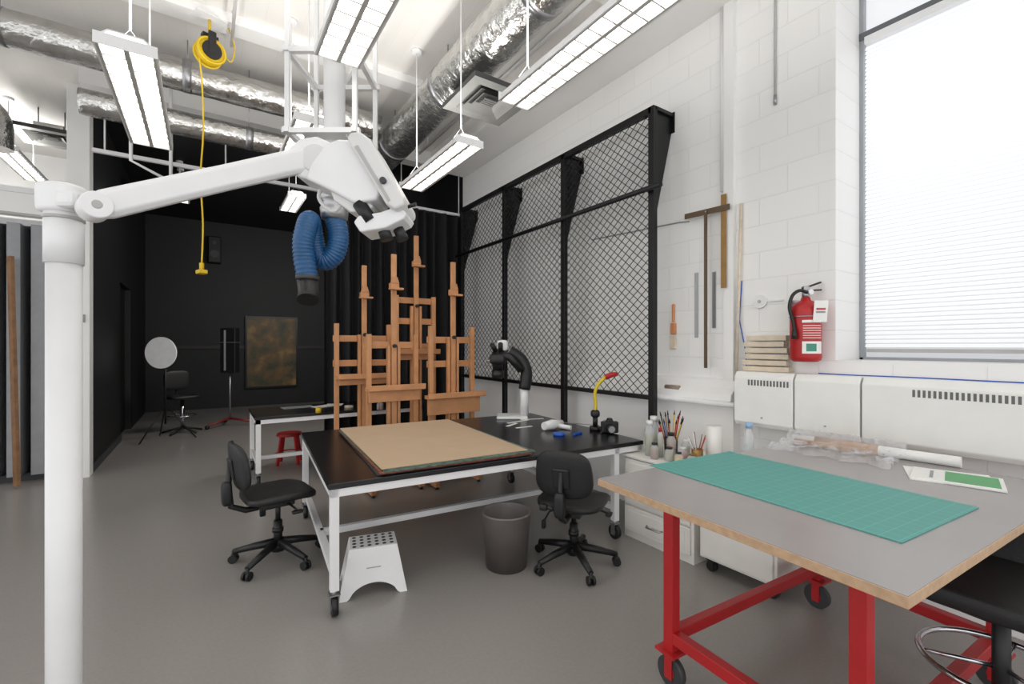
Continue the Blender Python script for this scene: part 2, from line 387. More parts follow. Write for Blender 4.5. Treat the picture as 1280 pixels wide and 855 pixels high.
# ---------------- microscope arm ----------------
p=onD(80,432,1.15); r=thing('surgical_microscope','white floor standing microscope with long articulated arm','microscope',(p.x,p.y,0),CAMR)
hz=lambda y,d: H+d*(HZ-y)/F
m=MB(); m.cyl((0,0,.12),(0,0,hz(330,1.15)),.0345,WHITE,n=32); m.cyl((0,0,hz(330,1.15)),(0,0,hz(268,1.15)),.0385,WHITE,n=32)
m.obj('post',r)
MB().cyl((0,0,0.02),(0,0,.12),.07,WHITE,n=28).sell((0,0,.07),(.32,.3,.05),WHITE,.4,.6).obj('base',r)
MB().sell((-.003,0,hz(250,1.15)),(.046,.044,.038),WHITE,.3,.7).box((.042,-.02,hz(254,1.15)),(.05,.055,.045),WHITE,bev=.012).cyl((0,0,hz(272,1.15)),(0,0,hz(276,1.15)),.0405,GREYL).cyl((.0,0,hz(232,1.15)),(0,0,hz(229,1.15)),.02,GREYL).obj('pivot_joint',r)
Mi=RM[r.name].inverted()
A0=Mi@onD(118,259,1.10); A1=Mi@onD(395,197,1.52)
d=(A1-A0).normalized(); up=Vector((0,0,1)); sd=d.cross(up).normalized(); up=sd.cross(d).normalized()
def oct_(c,w_,h_,b): 
    return [c+sd*x+up*y for x,y in ((-w_+b,-h_),(w_-b,-h_),(w_,-h_+b),(w_,h_-b),(w_-b,h_),(-w_+b,h_),(-w_,h_-b),(-w_,-h_+b))]
m=MB(); vs=[];sec=[(0,.022,.028),(.04,.026,.034),(.5,.026,.034),(.95,.03,.038),(1.0,.028,.036)]
for t,w_,h_ in sec: vs+=oct_(A0.lerp(A1,t),w_,h_,.012)
fs=[list(range(8))[::-1],list(range(32,40))]
for i in range(4):
    for j in range(8): fs.append([i*8+j,i*8+(j+1)%8,(i+1)*8+(j+1)%8,(i+1)*8+j])
m.add(vs,fs,WHITE); m.cyl(A0-sd*.036,A0+sd*.036,.032,WHITE,n=28).cyl(A0-sd*.038,A0+sd*.038,.011,GREYL,n=20)
m.obj('arm',r,bevel=.004)
D=1.52; kk=D/F; base=Mi@onD(440,240,D)
def Q(px,py): return (base.x+(px-440)*kk, base.z-(py-240)*kk)
def hp_(pts,y0,y1,mt,m): m.prism([Q(*q) for q in pts],'y',base.y+y0,base.y+y1,mt)
def qv(px,py,dy=0): x,z=Q(px,py); return Vector((x,base.y+dy,z))
OFFW=mat('offwhite_plastic',(216,216,214),0.35,var=.02)
m=MB(); hp_([(366,212),(370,194),(384,182),(404,179),(424,188),(432,206),(426,226),(404,234),(380,228)],-.055,.055,WHITE,m)
m.cyl(qv(402,206,-.062),qv(402,206,.062),.045,OFFW,n=32); m.obj('shoulder_joint',r,bevel=.008)
m=MB(); hp_([(392,232),(400,214),(416,192),(432,185),(452,186),(462,200),(484,244),(478,258),(452,262),(424,247)],-.07,.065,WHITE,m)
m.obj('head_body',r,bevel=.01)
m=MB(); hp_([(446,190),(450,182),(462,181),(474,190),(514,260),(513,268),(503,273),(492,266)],-.1,.085,OFFW,m)
m.obj('head_cover',r,bevel=.012)
m=MB(); hp_([(456,200),(460,198),(498,262),(495,264)],-.1025,-.10,GREYL,m); m.obj('cover_seam',r)
m=MB(); hp_([(420,244),(452,250),(472,262),(466,272),(444,270),(424,256)],-.05,.05,OFFW,m); m.obj('lower_housing',r,bevel=.006)
m=MB(); hp_([(450,284),(456,276),(482,272),(504,264),(514,274),(510,280),(488,291),(458,296)],-.065,.055,WHITE,m); m.obj('objective_arm',r,bevel=.006)
MB().cyl(qv(455,260,-.05),qv(470,282,-.05),.022,BLK).obj('objective_lens',r)
MB().cyl(qv(486,302,-.02),qv(480,284,-.02),.02,BLK).obj('eyepiece',r)
MB().cyl(qv(504,300,.0),qv(496,282,.0),.02,BLK,r2=.017).obj('eyepiece',r)
MB().cyl(qv(490,240,-.112),qv(490,240,-.1),.010,DKGREY).obj('knob',r)
MB().cyl(qv(506,264,-.03),qv(524,261,-.05),.006,BLK).obj('handle',r)
MB().tube(smooth([qv(398,228,.03),qv(392,242,.04),qv(400,254,.05),qv(412,258,.05),qv(424,250,.03)],5),.006,WHITE,8).obj('cable',r)

# ---------------- mesh storage screen ----------------
XM=3.2; ys=[2.58,3.75,4.92,6.1]; z0,z1=1.06,3.53
r=thing('wire_mesh_rack','black steel framed diamond mesh hanging screen beside the wall','mesh rack',(XM,4.3,0))
for y in ys:
    MB().lohi((XM-.025,y-.03,0),(XM+.025,y+.03,z1+.03),BLKST,.003).obj('post',r,world=True)
    MB().prism([(XM+.025,z1+.02),(XW,z1+.02),(XW,z1-.12),(XM+.025,z1-.95)],'y',y-.006,y+.006,BLKST).lohi((XM,y-.03,z1-.0),(XW,y+.03,z1+.03),BLKST).lohi((XW-.01,y-.04,z1-.14),(XW,y+.04,z1+.04),BLKST).obj('wall_bracket',r,world=True)
MB().lohi((XM-.025,ys[0],z1-.03),(XM+.025,ys[-1],z1+.03),BLKST,.003).obj('top_rail',r,world=True)
MB().lohi((XM-.02,ys[0],z0-.03),(XM+.02,ys[-1],z0+.01),BLKST,.003).obj('bottom_rail',r,world=True)
MB().cyl((XM-.07,ys[0]-.14,2.84),(XM-.07,ys[-1]+.05,2.84),.023,BLKST).obj('hanging_bar',r,world=True)
for a in range(3):
    ya,yb=ys[a]+.03,ys[a+1]-.03; m=MB()
    slope=.85; step=.093
    hgt=z1-z0
    for sgn in (1,-1):
        c=-hgt/slope
        while c<(yb-ya):
            t0=max(0,(0-c)*slope); t1=min(hgt,((yb-ya)-c)*slope)
            if t1>t0+.01:
                pa=[c+t0/slope,t0]; pb=[c+t1/slope,t1]
                if sgn<0: pa[0]=(yb-ya)-pa[0]; pb[0]=(yb-ya)-pb[0]
                m.tube([(XM+.003*sgn,ya+pa[0],z0+pa[1]),(XM+.003*sgn,ya+pb[0],z0+pb[1])],.0036,BLKST,5)
            c+=step
    m.obj('mesh_panel',r,world=True)

# ---------------- curtain ----------------
YC=6.5
r=thing('curtain_rail','white suspended ceiling track for the curtain','curtain rail',(1.3,YC,3.6))
MB().lohi((-1.0,YC-.02,3.56),(3.44,YC+.02,3.6),WHITE).obj('track',r,world=True)
for x in (-.9,.2,1.3,2.4,3.35): MB().cyl((x,YC,3.6),(x,YC,4.2),.008,WHITE,n=8).obj('hanger_rod',r,world=True)
m=MB(); nx=260; nz=6; vs=[];fs=[]
x0,x1=1.32,3.36
for i in range(nx+1):
    x=x0+(x1-x0)*i/nx; 
    for j in range(nz+1):
        z=.03+3.52*j/nz; am=.075*(1-.2*j/nz)
        vs.append((x,YC+am*math.sin(x*38+.8*math.sin(x*7))+.03*math.sin(x*17+z),z))
for i in range(nx):
    for j in range(nz):
        a=i*(nz+1)+j; fs.append([a,a+nz+1,a+nz+2,a+1])
m.add(vs,fs,BLACKC,True); m.obj('curtain',label='long black blackout curtain hanging in folds from the rail',category='curtain')

# ---------------- tables ----------------
def caster(m,x,y,r=.055,wm=BLK,fm=STEEL,top=None):
    m.cyl((x-.016,y,r),(x+.016,y,r),r,wm,n=24); m.cyl((x-.018,y,r),(x+.018,y,r),r*.4,fm,n=14)
    t=top or 2*r+.04
    for s_ in (-1,1): m.box((x+s_*.022,y,r*1.35),(.004,.04,r*1.5),fm)
    m.box((x,y,2*r+.01),(.06,.06,.008),fm); m.cyl((x,y,2*r),(x,y,t),.014,fm)
def worktable(label,loc,rz,Lx,D,zt,insR,low=.24):
    r=thing('work_table',label,'table',(loc[0],loc[1],0),rz)
    MB().lohi((0,0,zt-.032),(Lx,D,zt),BLKTOP,.004).obj('tabletop',r)
    i=.035; xr=Lx-insR
    m=MB(); zf=zt-.032
    m.lohi((.01,.01,zf-.045),(Lx-.01,.055,zf),WHITE).lohi((.01,D-.055,zf-.045),(Lx-.01,D-.01,zf),WHITE)
    m.lohi((.01,.01,zf-.045),(.055,D-.01,zf),WHITE).lohi((xr-.02,.01,zf-.045),(xr+.025,D-.01,zf),WHITE).lohi((Lx-.055,.01,zf-.045),(Lx-.01,D-.01,zf),WHITE)
    m.obj('frame',r)
    for x in (i,xr):
        for y in (i,D-i):
            MB().lohi((x-.024,y-.024,.14),(x+.024,y+.024,zf),WHITE,.003).obj('leg',r)
            mm=MB(); caster(mm,x,y,.055,top=.145); mm.obj('caster',r)
    m=MB()
    for x in (i,xr): m.lohi((x-.02,i,low-.02),(x+.02,D-i,low+.02),WHITE)
    m.lohi((i,D*.38-.02,low-.02),(xr,D*.38+.02,low+.02),WHITE); m.obj('stretcher',r)
    return r
TR=math.radians(-4.5)
T1=worktable('large work table with black top and white steel legs on casters',(.555,2.62),TR,2.36,1.72,.74,.27)
T2=worktable('black topped work table with white legs behind the easels',(.43,5.5),0,1.9,.85,.74,.04)
TZ=.90
r3=thing('cutting_table','grey laminate table with plywood edge and red steel base','table',(1.47,1.49,0),math.radians(-4))
TW,TD=1.66,1.12
MB().lohi((0,-TD,TZ-.032),(TW,0,TZ-.002),WEDGE,.002).lohi((.002,-TD+.002,TZ-.003),(TW-.002,-.002,TZ),GREYT).obj('tabletop',r3)
lx,ly=.25,.2; zf=TZ-.032
for x in (lx,TW-.2):
    for y in (-ly,-TD+ly):
        MB().lohi((x-.025,y-.025,.16),(x+.025,y+.025,zf),RED,.003).obj('leg',r3)
        m=MB(); caster(m,x,y,.065,DKGREY,RED,top=.165); m.box((x,y,.16),(.1,.1,.012),RED); m.obj('caster',r3)
        s_=1 if y<-.5 else -1
        MB().prism([(y,zf),(y+s_*.12,zf),(y,zf-.16)],'x',x-.004,x+.004,RED).obj('gusset',r3)
m=MB()
for y in (-ly,-TD+ly): m.lohi((lx,y-.022,.2),(TW-.2,y+.022,.25),RED,.003); 
for x in (lx,TW-.2): m.lohi((x-.022,-TD+ly,.2),(x+.022,-ly,.25),RED,.003)
m.obj('lower_rail',r3)
m=MB()
for y in (-ly,-TD+ly): m.lohi((lx,y-.02,zf-.04),(TW-.2,y+.02,zf),RED)
for x in (lx,TW-.2): m.lohi((x-.02,-TD+ly,zf-.04),(x+.02,-ly,zf),RED)
m.obj('upper_rail',r3)

# ---------------- chairs ----------------
def office_chair(loc,rz,seatz=.47,label='black polyurethane swivel task chair on five casters'):
    r=thing('office_chair',label,'chair',(loc[0],loc[1],0),rz)
    def sb(v): return Vector((v.x,v.y,v.z-.12*max(0,v.y-.1)+.25*v.x*v.x))
    MB().sell((0,0,seatz),(.225,.22,.032),BLKTEX,.5,.5,bend=sb,n=32).obj('seat',r)
    def bb(v): return Vector((v.x*(1-.45*v.z),v.y-.02+1.0*v.x*v.x,v.z))
    m=MB(); m.sell((0,-.24,seatz+.24),(.19,.026,.155),BLKTEX,.6,.55,rot=(math.radians(8),0,0),bend=bb,n=32)
    m.box((0,-.285,seatz+.22),(.11,.02,.13),BLK,bev=.02,rot=(math.radians(8),0,0)); m.obj('backrest',r)
    m=MB(); m.tube([(0,-.04,seatz-.07),(0,-.2,seatz-.075),(0,-.285,seatz-.03),(0,-.3,seatz+.12),(0,-.29,seatz+.26)],[.02,.02,.02,.018,.016],BLK,10)
    m.sell((0,-.31,seatz+.06),(.035,.03,.08),BLK,.5,.5); m.cyl((-.04,-.3,seatz+.03),(-.1,-.3,seatz+.03),.012,BLK); m.sell((-.11,-.3,seatz+.03),(.025,.02,.02),BLK)
    m.obj('back_support',r)
    MB().box((0,-.02,seatz-.06),(.16,.22,.045),BLK,bev=.01).box((0,0,seatz-.03),(.24,.24,.02),BLK).obj('tilt_mechanism',r)
    MB().tube([(.06,.04,seatz-.06),(.18,.05,seatz-.065),(.22,.06,seatz-.08)],.007,BLK,8).sell((.23,.06,seatz-.085),(.02,.035,.01),BLK).obj('lever',r)
    MB().tube([(-.06,0,seatz-.06),(-.17,-.02,seatz-.1),(-.2,-.04,seatz-.16)],.006,BLK,8).sell((-.2,-.05,seatz-.18),(.012,.02,.03),BLK).obj('lever',r)
    MB().cyl((0,0,.1),(0,0,.28),.028,BLK).cyl((0,0,.28),(0,0,seatz-.06),.017,BLK).cyl((0,0,.2),(0,0,.23),.036,BLK).obj('gas_lift',r)
    m=MB(); m.cyl((0,0,.07),(0,0,.14),.045,BLK)
    for i in range(5):
        a=math.radians(20+72*i); d=Vector((math.cos(a),math.sin(a),0))
        m.tube([d*.03+Vector((0,0,.125)),d*.15+Vector((0,0,.105)),d*.29+Vector((0,0,.075))],[.028,.024,.018],BLK,10)
    m.obj('star_base',r)
    for i in range(5):
        a=math.radians(20+72*i); d=Vector((math.cos(a),math.sin(a),0)); t=Vector((-d.y,d.x,0))
        c=d*.29+Vector((0,0,.028)); m=MB()
        for s_ in (-1,1): m.cyl(c+t*s_*.008,c+t*s_*.024,.028,BLK)
        m.cyl(c,c+Vector((0,0,.055)),.011,BLK); m.box(c+Vector((0,0,.022)),(.03,.03,.02),BLK,bev=.006); m.obj('caster',r)
    return r
office_chair((.42,3.56),math.radians(-82),.47)
office_chair((2.10,2.36),math.radians(-58),.44)
r=thing('drafting_chair','black mesh fabric chair with chrome foot ring under the table','chair',(2.34,.37,0),0)
MB().sell((0,0,.64),(.25,.25,.04),BLKTEX,.3,.4,n=36).torus((0,0,.615),.235,.012,BLK).obj('seat',r)
MB().sell((.26,-.04,.70),(.03,.22,.12),BLKTEX,.4,.5,rot=(0,.35,0)).obj('backrest',r)
MB().cyl((0,0,.08),(0,0,.62),.025,BLK).obj('gas_lift',r)
m=MB().torus((0,0,.36),.22,.011,CHROME,n=40)
for a in (0,2.09,4.19): m.cyl((0,0,.36),(.22*math.cos(a),.22*math.sin(a),.36),.008,CHROME)
m.obj('foot_ring',r)
m=MB()
for i in range(5):
    a=.4+i*1.2566; m.tube([(0,0,.1),(.27*math.cos(a),.27*math.sin(a),.065)],[.03,.018],BLK,10); m.sell((.27*math.cos(a),.27*math.sin(a),.032),(.03,.03,.032),BLK,.8,.8)
m.obj('star_base',r)

# ---------------- step stool ----------------
SH=.268
r=thing('step_stool','white plastic step stool with anti-slip dots','step stool',(.87,2.86,0),math.radians(-14))
m=MB(); m.box((0,0,SH),(.285,.21,.022),WHITE,bev=.008)
for i in range(6):
    for j in range(4): m.cyl((-.11+.044*i,-.069+.046*j,SH+.01),(-.11+.044*i,-.069+.046*j,SH+.0125),.012,DKGREY,n=10)
m.obj('step_top',r)
m=MB()
a=[(-.142,-.105),(.142,-.105),(.142,.105),(-.142,.105)]; b=[(-.195,-.15),(.195,-.15),(.195,.15),(-.195,.15)]
def lerp2(p,q,t): return (p[0]+(q[0]-p[0])*t,p[1]+(q[1]-p[1])*t)
for s_ in range(4):
    p0,p1=a[s_],a[(s_+1)%4]; q0,q1=b[s_],b[(s_+1)%4]
    n=28; top=[];bot=[]
    for i in range(n+1):
        t=i/n; pt=lerp2(p0,p1,t); qt=lerp2(q0,q1,t)
        dd=abs(t-.5)*2; hh=1.0 if dd>=.72 else .70+.30*(1-math.sqrt(max(0,1-(dd/.72)**2)))
        e_=lerp2(pt,qt,hh); top.append((pt[0],pt[1],SH)); bot.append((e_[0],e_[1],SH*(1-hh)))
    m.add(top+bot,[[i,i+1,n+2+i,n+1+i] for i in range(n)],WHITE)
o=m.obj('side_panel',r); md=o.modifiers.new('thick','SOLIDIFY'); md.thickness=.008
MB().box((-.0,-.1205,.165),(.085,.012,.005),GREYL).obj('logo_strip',r)

p=onZ(633,706,0)
MB().lathe([(.0,.005),(.135,.005),(.138,.0),(.165,.36),(.171,.363),(.171,.373),(.160,.373),(.156,.36),(.13,.012),(0,.012)],(p.x,p.y,0),GREYP,32).obj('waste_bin',label='grey plastic round waste bin on the floor',category='waste bin')
p=onZ(364,582,0); r=thing('red_stool','small red metal stool under the far table','stool',(p.x,p.y+.15,0))
MB().cyl((0,0,.36),(0,0,.39),.14,REDD,n=28).torus((0,0,.365),.14,.012,REDD).obj('seat',r)
for i in range(4):
    a=.5+i*math.pi/2; MB().bar((.11*math.cos(a),.11*math.sin(a),.365),(.17*math.cos(a),.17*math.sin(a),.0),.03,.03,REDD).obj('leg',r)
MB().torus((0,0,.14),.145,.009,REDD).obj('foot_ring',r)

# ---------------- easels ----------------
def easel(px,d,ytop,w,yframe,ytray,trayw,label,bars,app=.07):
    p=onD(px,432,d); kz=lambda y: H+d*(HZ-y)/F
    r=thing('easel',label,'easel',(p.x,p.y,0),0,'studio easels')
    zt,zf,zr=kz(ytop),kz(yframe),kz(ytray)
    MB().lohi((-.027,-.02,.3),(.027,.01,zt),WOODE,.004).obj('mast',r)
    for s_ in (-1,1):
        MB().lohi((s_*.052-.014,-.02,.12),(s_*.052+.014,.03,zf-.12),WOODE,.003).obj('mast_guide',r)
        MB().lohi((s_*w/2-.024,-.0,.06),(s_*w/2+.024,.045,zf),WOODE,.004).obj('upright',r)
        MB().lohi((s_*w/2-.028,-.16,.03),(s_*w/2+.028,.22,.085),WOODE,.006).obj('foot',r)
        for y in (-.13,.19): MB().cyl((s_*w/2-.012,y,.018),(s_*w/2+.012,y,.018),.018,BLK).obj('foot_roller',r)
    for z in [.12]+[zf-(zf-zr)*b_ for b_ in bars]:
        MB().lohi((-w/2-.03,.045,z-.035),(w/2+.03,.067,z+.035),WOODE,.003).obj('crossbar',r)
    MB().lohi((-trayw/2,-.13,zr-.025),(trayw/2,-.02,zr+.01),WOODE,.004).lohi((-trayw/2,-.14,zr-.02),(trayw/2,-.115,zr+.035),WOODE,.003).lohi((-trayw/2+.03,-.06,zr-.02-app),(trayw/2-.03,-.02,zr-.02),WOODE,.003).obj('tray',r)
    MB().lohi((-.045,-.045,zt-.36),(.045,.02,zt-.30),WOODE,.004).prism([(-.042,zt-.30),(.042,zt-.30),(.024,zt-.24),(-.024,zt-.24)],'y',-.05,-.02,WOODE).lohi((-.07,-.11,zt-.375),(.07,-.045,zt-.355),WOODE,.003).obj('top_clamp',r)
    MB().bar((0,.06,zf-.15),(0,.19,.1),.03,.03,WOODE).obj('back_strut',r)
    MB().cyl((0,-.05,zf-.12),(0,-.02,zf-.12),.02,BLK).obj('knob',r)
    return r
easel(455,5.1,332,.58,405,470,.62,'beech H-frame studio easel, short mast',(.28,.75))
easel(492,4.72,318,.5,418,484,.6,'beech H-frame easel with wide canvas tray',(.2,),app=.12)
easel(520,5.35,295,.46,370,440,.5,'tall beech easel with high mast',(.08,.45,.9))
easel(566,4.98,328,.5,408,493,.68,'beech H-frame easel with large deep tray beside mesh',(.2,.55),app=.18)

# ---------------- cabinets ----------------
r=thing('drawer_cabinet','white drawer cabinet holding jars and brushes','cabinet',(2.99,2.18,0))
CZ=.65
cx0,cx1,cy0,cy1,cz=-.25,.33,-.3,.32,CZ
CREAM=mat('cream_white',(234,232,226),.45,var=.02)
MB().lohi((cx0+.02,cy0,.0),(cx1,cy1,cz-.02),CREAM,.003).obj('body',r)
MB().lohi((cx0-.01,cy0-.01,cz-.02),(cx1,cy1+.01,cz),CREAM,.003).obj('cabinet_top',r)
for za,zb in ((.06,.25),(.265,.45),(.465,.62)):
    d=MB().lohi((cx0,cy0+.02,za),(cx0+.02,cy1-.02,zb),CREAM,.004).lohi((cx0-.004,cy0+.06,za+.03),(cx0,cy1-.06,zb-.03),CREAM,.001).obj('drawer',r)
    MB().tube([(cx0-.004,-.06,(za+zb)/2),(cx0-.03,-.05,(za+zb)/2-.005),(cx0-.03,.07,(za+zb)/2-.005),(cx0-.004,.08,(za+zb)/2)],.006,STEEL,8).obj('handle',d)
r=thing('rolling_cabinet','low white storage cabinet on casters under the table','cabinet',(3.0,1.55,0))
MB().lohi((-.25,-.22,.09),(.3,.28,CZ),CREAM,.006).obj('body',r)
MB().lohi((-.265,-.2,.11),(-.25,.26,CZ-.02),CREAM,.004).obj('door',r)
for x in (-.2,.24):
    for y in (-.17,.22):
        m=MB(); caster(m,x,y,.034,BLK,BLK,top=.09); m.obj('caster',r)

# ---------------- radiator ----------------
def rad(y0,y1,label,gr):
    r=thing('radiator_cover',label,'radiator',(3.35,(y0+y1)/2,0))
    MB().prism([(3.4495,.92),(3.27,.92),(3.25,.95),(3.25,1.27),(3.28,1.31),(3.4495,1.31)],'y',y0,y1,RADW).obj('casing',r,world=True,bevel=.006)
    m=MB()
    for (a,b) in gr:
        y=a
        while y<b:
            m.lohi((3.2485,y,1.215),(3.252,y+.012,1.255),SLOT); y+=.022
    if gr: m.obj('grille',r,world=True)
    MB().cyl((3.243,(y0+y1)/2,.99),(3.25,(y0+y1)/2,.99),.006,STEEL,n=8).obj('screw',r,world=True)
    MB().cyl((3.42,y0+.04,0),(3.42,y0+.04,.93),.012,WHITE,n=10).obj('supply_pipe',r,world=True)
rad(1.475,1.88,'white convector radiator cover with slotted grille',[(1.5,1.78)])
rad(1.10,1.465,'plain white radiator cover section',[])
rad(-.6,1.09,'long white convector radiator cover below window',[(-.5,.85)])
MB().cyl((3.3,1.9,1.05),(3.3,6.3,1.05),.022,WHITE).obj('heating_pipe',label='white heating pipe running along the wall ledge',category='pipe')

# ---------------- wall items ----------------
XF=XW-.001
def Wp(px,py,X=XF): return onX(px,py,X)
p=Wp(905,240)
MB().cyl((XF-.02,p.y,p.z),(XF-.02,p.y,4.2),.016,WHITE).obj('conduit_pipe',label='white painted conduit running up the wall',category='pipe')
q=Wp(970,128); MB().cyl((XF-.012,q.y,q.z),(XF-.012,q.y,ZC),.008,GREYL).cyl((XF-.012,q.y,q.z-.02),(XF-.012,q.y,q.z+.05),.011,STEEL).obj('pull_rod',label='thin white pull rod hanging against the wall',category='rod')
m=MB(); a=Wp(905,243,3.40);b=Wp(905,360,3.40)
m.box((3.395,a.y,(a.z+b.z)/2),(.006,.045,a.z-b.z),BRASS,bev=.001).obj('brass_straightedge',label='brass coloured metal straightedge hanging on the wall',category='ruler')
m=MB(); a=Wp(856,272,3.385);b=Wp(912,268,3.385);c=Wp(883,460,3.385)
m.box((3.385,(a.y+b.y)/2,a.z),(.006,abs(a.y-b.y),.045),mat('dark_bronze',(98,82,64),.4,.6),rot=(0.03,0,0)).box((3.375,c.y,(a.z+c.z)/2),(.006,.028,a.z-c.z),MATS['dark_bronze'])
m.cyl((3.37,c.y,a.z),(3.448,c.y,a.z),.006,STEEL); m.obj('t_square',label='large dark metal T-square hanging on the wall',category='ruler')
for pa,pb in (((872,341),(870,422)),((893,340),(893,410))):
    a=Wp(*pa);b=Wp(*pb)
    MB().box((XF-.006,(a.y+b.y)/2,(a.z+b.z)/2),(.004,.032,a.z-b.z),STEEL,bev=.001).cyl((XF-.014,a.y,a.z-.03),(XF,a.y,a.z-.03),.004,STEEL).obj('steel_ruler',label='short steel ruler hanging on a nail',category='ruler',group='wall rulers')
a=Wp(843,380);b=Wp(843,436)
r=thing('brush','flat wooden dusting brush hanging on the wall','brush',(XF-.015,a.y,b.z))
MB().box((0,0,(a.z-b.z)*.8),(.02,.025,(a.z-b.z)*.4),ORANGE,bev=.008).box((0,0,(a.z-b.z)*.45),(.03,.05,.1),ORANGE,bev=.008).obj('handle',r)
MB().box((0,0,.06),(.028,.055,.12),WOODL,bev=.004).obj('bristles',r)
MB().cyl((.0,0,(a.z-b.z)*.97),(.015,0,(a.z-b.z)*.97),.003,STEEL,n=6).obj('nail',r)
for i in range(6):
    z=1.31+.045*i
    MB().box((3.40,1.72+.012*math.sin(i*2),z+.019),(.06,.33-.01*i,.036),WOODL,rot=(.0,0,.02*math.sin(i*3)),bev=.003).obj('wooden_strip',label='short pale wooden stretcher bar stacked on radiator',category='wood strip',group='stacked wood strips')
MB().cyl((3.40,1.95,1.215),(3.435,1.93,2.6),.011,WOODL).obj('wooden_dowel',label='pale wooden dowel leaning against the wall',category='dowel')
p=Wp(951,377); MB().cyl((XF-.02,p.y,p.z),(XF+.001,p.y,p.z),.05,WHITE).cyl((XF-.024,p.y,p.z),(XF-.02,p.y,p.z),.012,GREYL).obj('junction_cover',label='round white junction box cover on wall',category='junction box')
MB().lohi((XF-.012,1.62,p.z-.006),(XF,p.y,p.z+.006),WHITE).obj('cable_trunking',label='narrow white cable trunking on the wall',category='trunking')
m=MB(); pts=[Wp(740,300),Wp(800,288),Wp(850,278),Wp(862,277)]; m.tube([v-Vector((.006,0,0)) for v in pts],.006,GREYM,6)
m.obj('wall_cable',label='thin grey cable running along the wall',category='cable')
MB().tube([(3.444,1.93,2.0),(3.444,1.95,1.7),(3.444,1.9,1.45),(3.444,1.895,1.32)],.004,BLUE,6).obj('network_cable',label='blue network cable hanging on the wall',category='cable')
MB().tube(smooth([(3.40,1.38,1.315),(3.36,1.2,1.315),(3.40,.9,1.315),(3.37,.4,1.315),(3.4,-.2,1.315)],5),.004,BLUE,6).obj('network_cable',label='blue network cable lying on radiator cover',category='cable')
MB().cyl((3.35,2.42,1.14),(3.35,2.56,1.14),.02,mat('beige_tube',(150,136,120),.6)).obj('capped_tube',label='small beige tube end on the wall ledge',category='tube')

# fire extinguisher
X=3.34; b=onX(1007,452,X)
r=thing('fire_extinguisher','red fire extinguisher hanging on the wall with black hose','fire extinguisher',b,CAMR)
R_=.092
MB().lathe([(.0,.0),(.07,.0),(.088,.012),(R_,.03),(R_,.33),(.085,.37),(.06,.395),(.03,.41),(.025,.43),(0,.43)],(0,0,0),RED,32).obj('cylinder',r)
MB().cyl((0,0,.425),(0,0,.475),.022,STEEL).box((.04,-.0,.51),(.13,.022,.012),BLK,rot=(0,-.35,0),bev=.003).box((.045,0,.478),(.12,.022,.01),BLK,rot=(0,-.05,0),bev=.003).box((0,0,.49),(.04,.03,.03),STEEL,bev=.004).obj('valve',r)
MB().cyl((.02,-.03,.465),(.02,-.015,.465),.017,WHITE).obj('pressure_gauge',r)
MB().tube(smooth([(0,-.02,.46),(-.05,-.02,.475),(-.1,-.02,.44),(-.12,-.02,.36),(-.1,-.03,.26),(-.105,-.05,.2)],6),.011,BLK,10).cyl((-.105,-.05,.21),(-.108,-.05,.15),.015,BLK,r2=.018).obj('hose',r)
def arc(m,r_,a0,a1,z0_,z1_,mt,n=10):
    vs=[];fs=[]
    for i in range(n+1):
        a=a0+(a1-a0)*i/n
        for z in (z0_,z1_): vs.append((r_*math.cos(a),r_*math.sin(a),z))
    for i in range(n): fs.append([2*i,2*i+2,2*i+3,2*i+1])
    m.add(vs,fs,mt,True)
TEAL=mat('label_teal',(60,140,120),.4); PINK=mat('label_pink',(232,196,190),.4)
m=MB(); arc(m,R_+.0018,-2.35,-.95,.055,.135,WPAPER); arc(m,R_+.0024,-2.1,-1.45,.07,.12,TEAL)
for i in range(6): arc(m,R_+.0018,-2.3,-1.0,.155+.016*i,.161+.016*i,PINK)
arc(m,R_+.0018,-2.35,-.95,.258,.275,WPAPER); m.obj('label_sticker',r)
MB().box((.03,-.105,.33),(.09,.003,.14),WPAPER,rot=(.12,0,0)).box((.03,-.109,.345),(.06,.002,.012),mat('tag_red',(190,60,60),.5),rot=(.12,0,0)).box((.03,-.1065,.325),(.06,.002,.012),GREYM,rot=(.12,0,0)).obj('inspection_tag',r)
MB().lohi((-.03,.09,.1),(.03,.115,.42),STEEL).torus((0,0,.3),R_+.002,.004,STEEL).obj('bracket',r)

# ---------------- items on red table ----------------
o=MB().box((0,0,.002),(.62,1.02,.004),MATG,bev=.0015).obj('cutting_mat',label='teal green gridded self-healing cutting mat on the table',category='cutting mat'); o.location=(2.10,.965,TZ); o.rotation_euler=(0,0,math.radians(-5))
r=thing('paper_roll','rolled white and brown paper tube lying on the table','paper roll',(3.0,1.36,TZ))
MB().tube([(3.0,1.36,TZ+.028),(3.07,.62,TZ+.028)],.027,WPAPER,24).obj('white_sheet',r,world=True)
MB().tube([(3.012,1.24,TZ+.028),(3.040,.94,TZ+.028)],.0295,BROWNP,24).obj('brown_band',r,world=True)
MB().tube([(2.955,1.33,TZ+.02),(2.99,.98,TZ+.02)],.019,BROWNP,20).obj('brown_sheet',r,world=True)
m=MB(); fs=[];vs=[];n=30; nj=14
random.seed(9)
for i in range(n+1):
    for j in range(nj+1):
        y=1.37-.56*i/n; t=j/nj
        x=3.06-.34*t-.03*math.sin(i*.7)+.06*(1.3-y)
        hgt=.065*math.exp(-((x-3.01)/.045)**2)+.014+.04*random.random()*(.35+.65*math.sin(math.pi*t))
        if j in(0,nj): hgt=.004
        vs.append((x+random.uniform(-.01,.01),y+random.uniform(-.01,.01),TZ+hgt))
for i in range(n):
    for j in range(nj): a=i*(nj+1)+j; fs.append([a,a+nj+1,a+nj+2,a+1])
m.add(vs,fs,PLAST,False); m.obj('plastic_wrap',label='crumpled clear plastic film around the paper roll',category='plastic wrap')
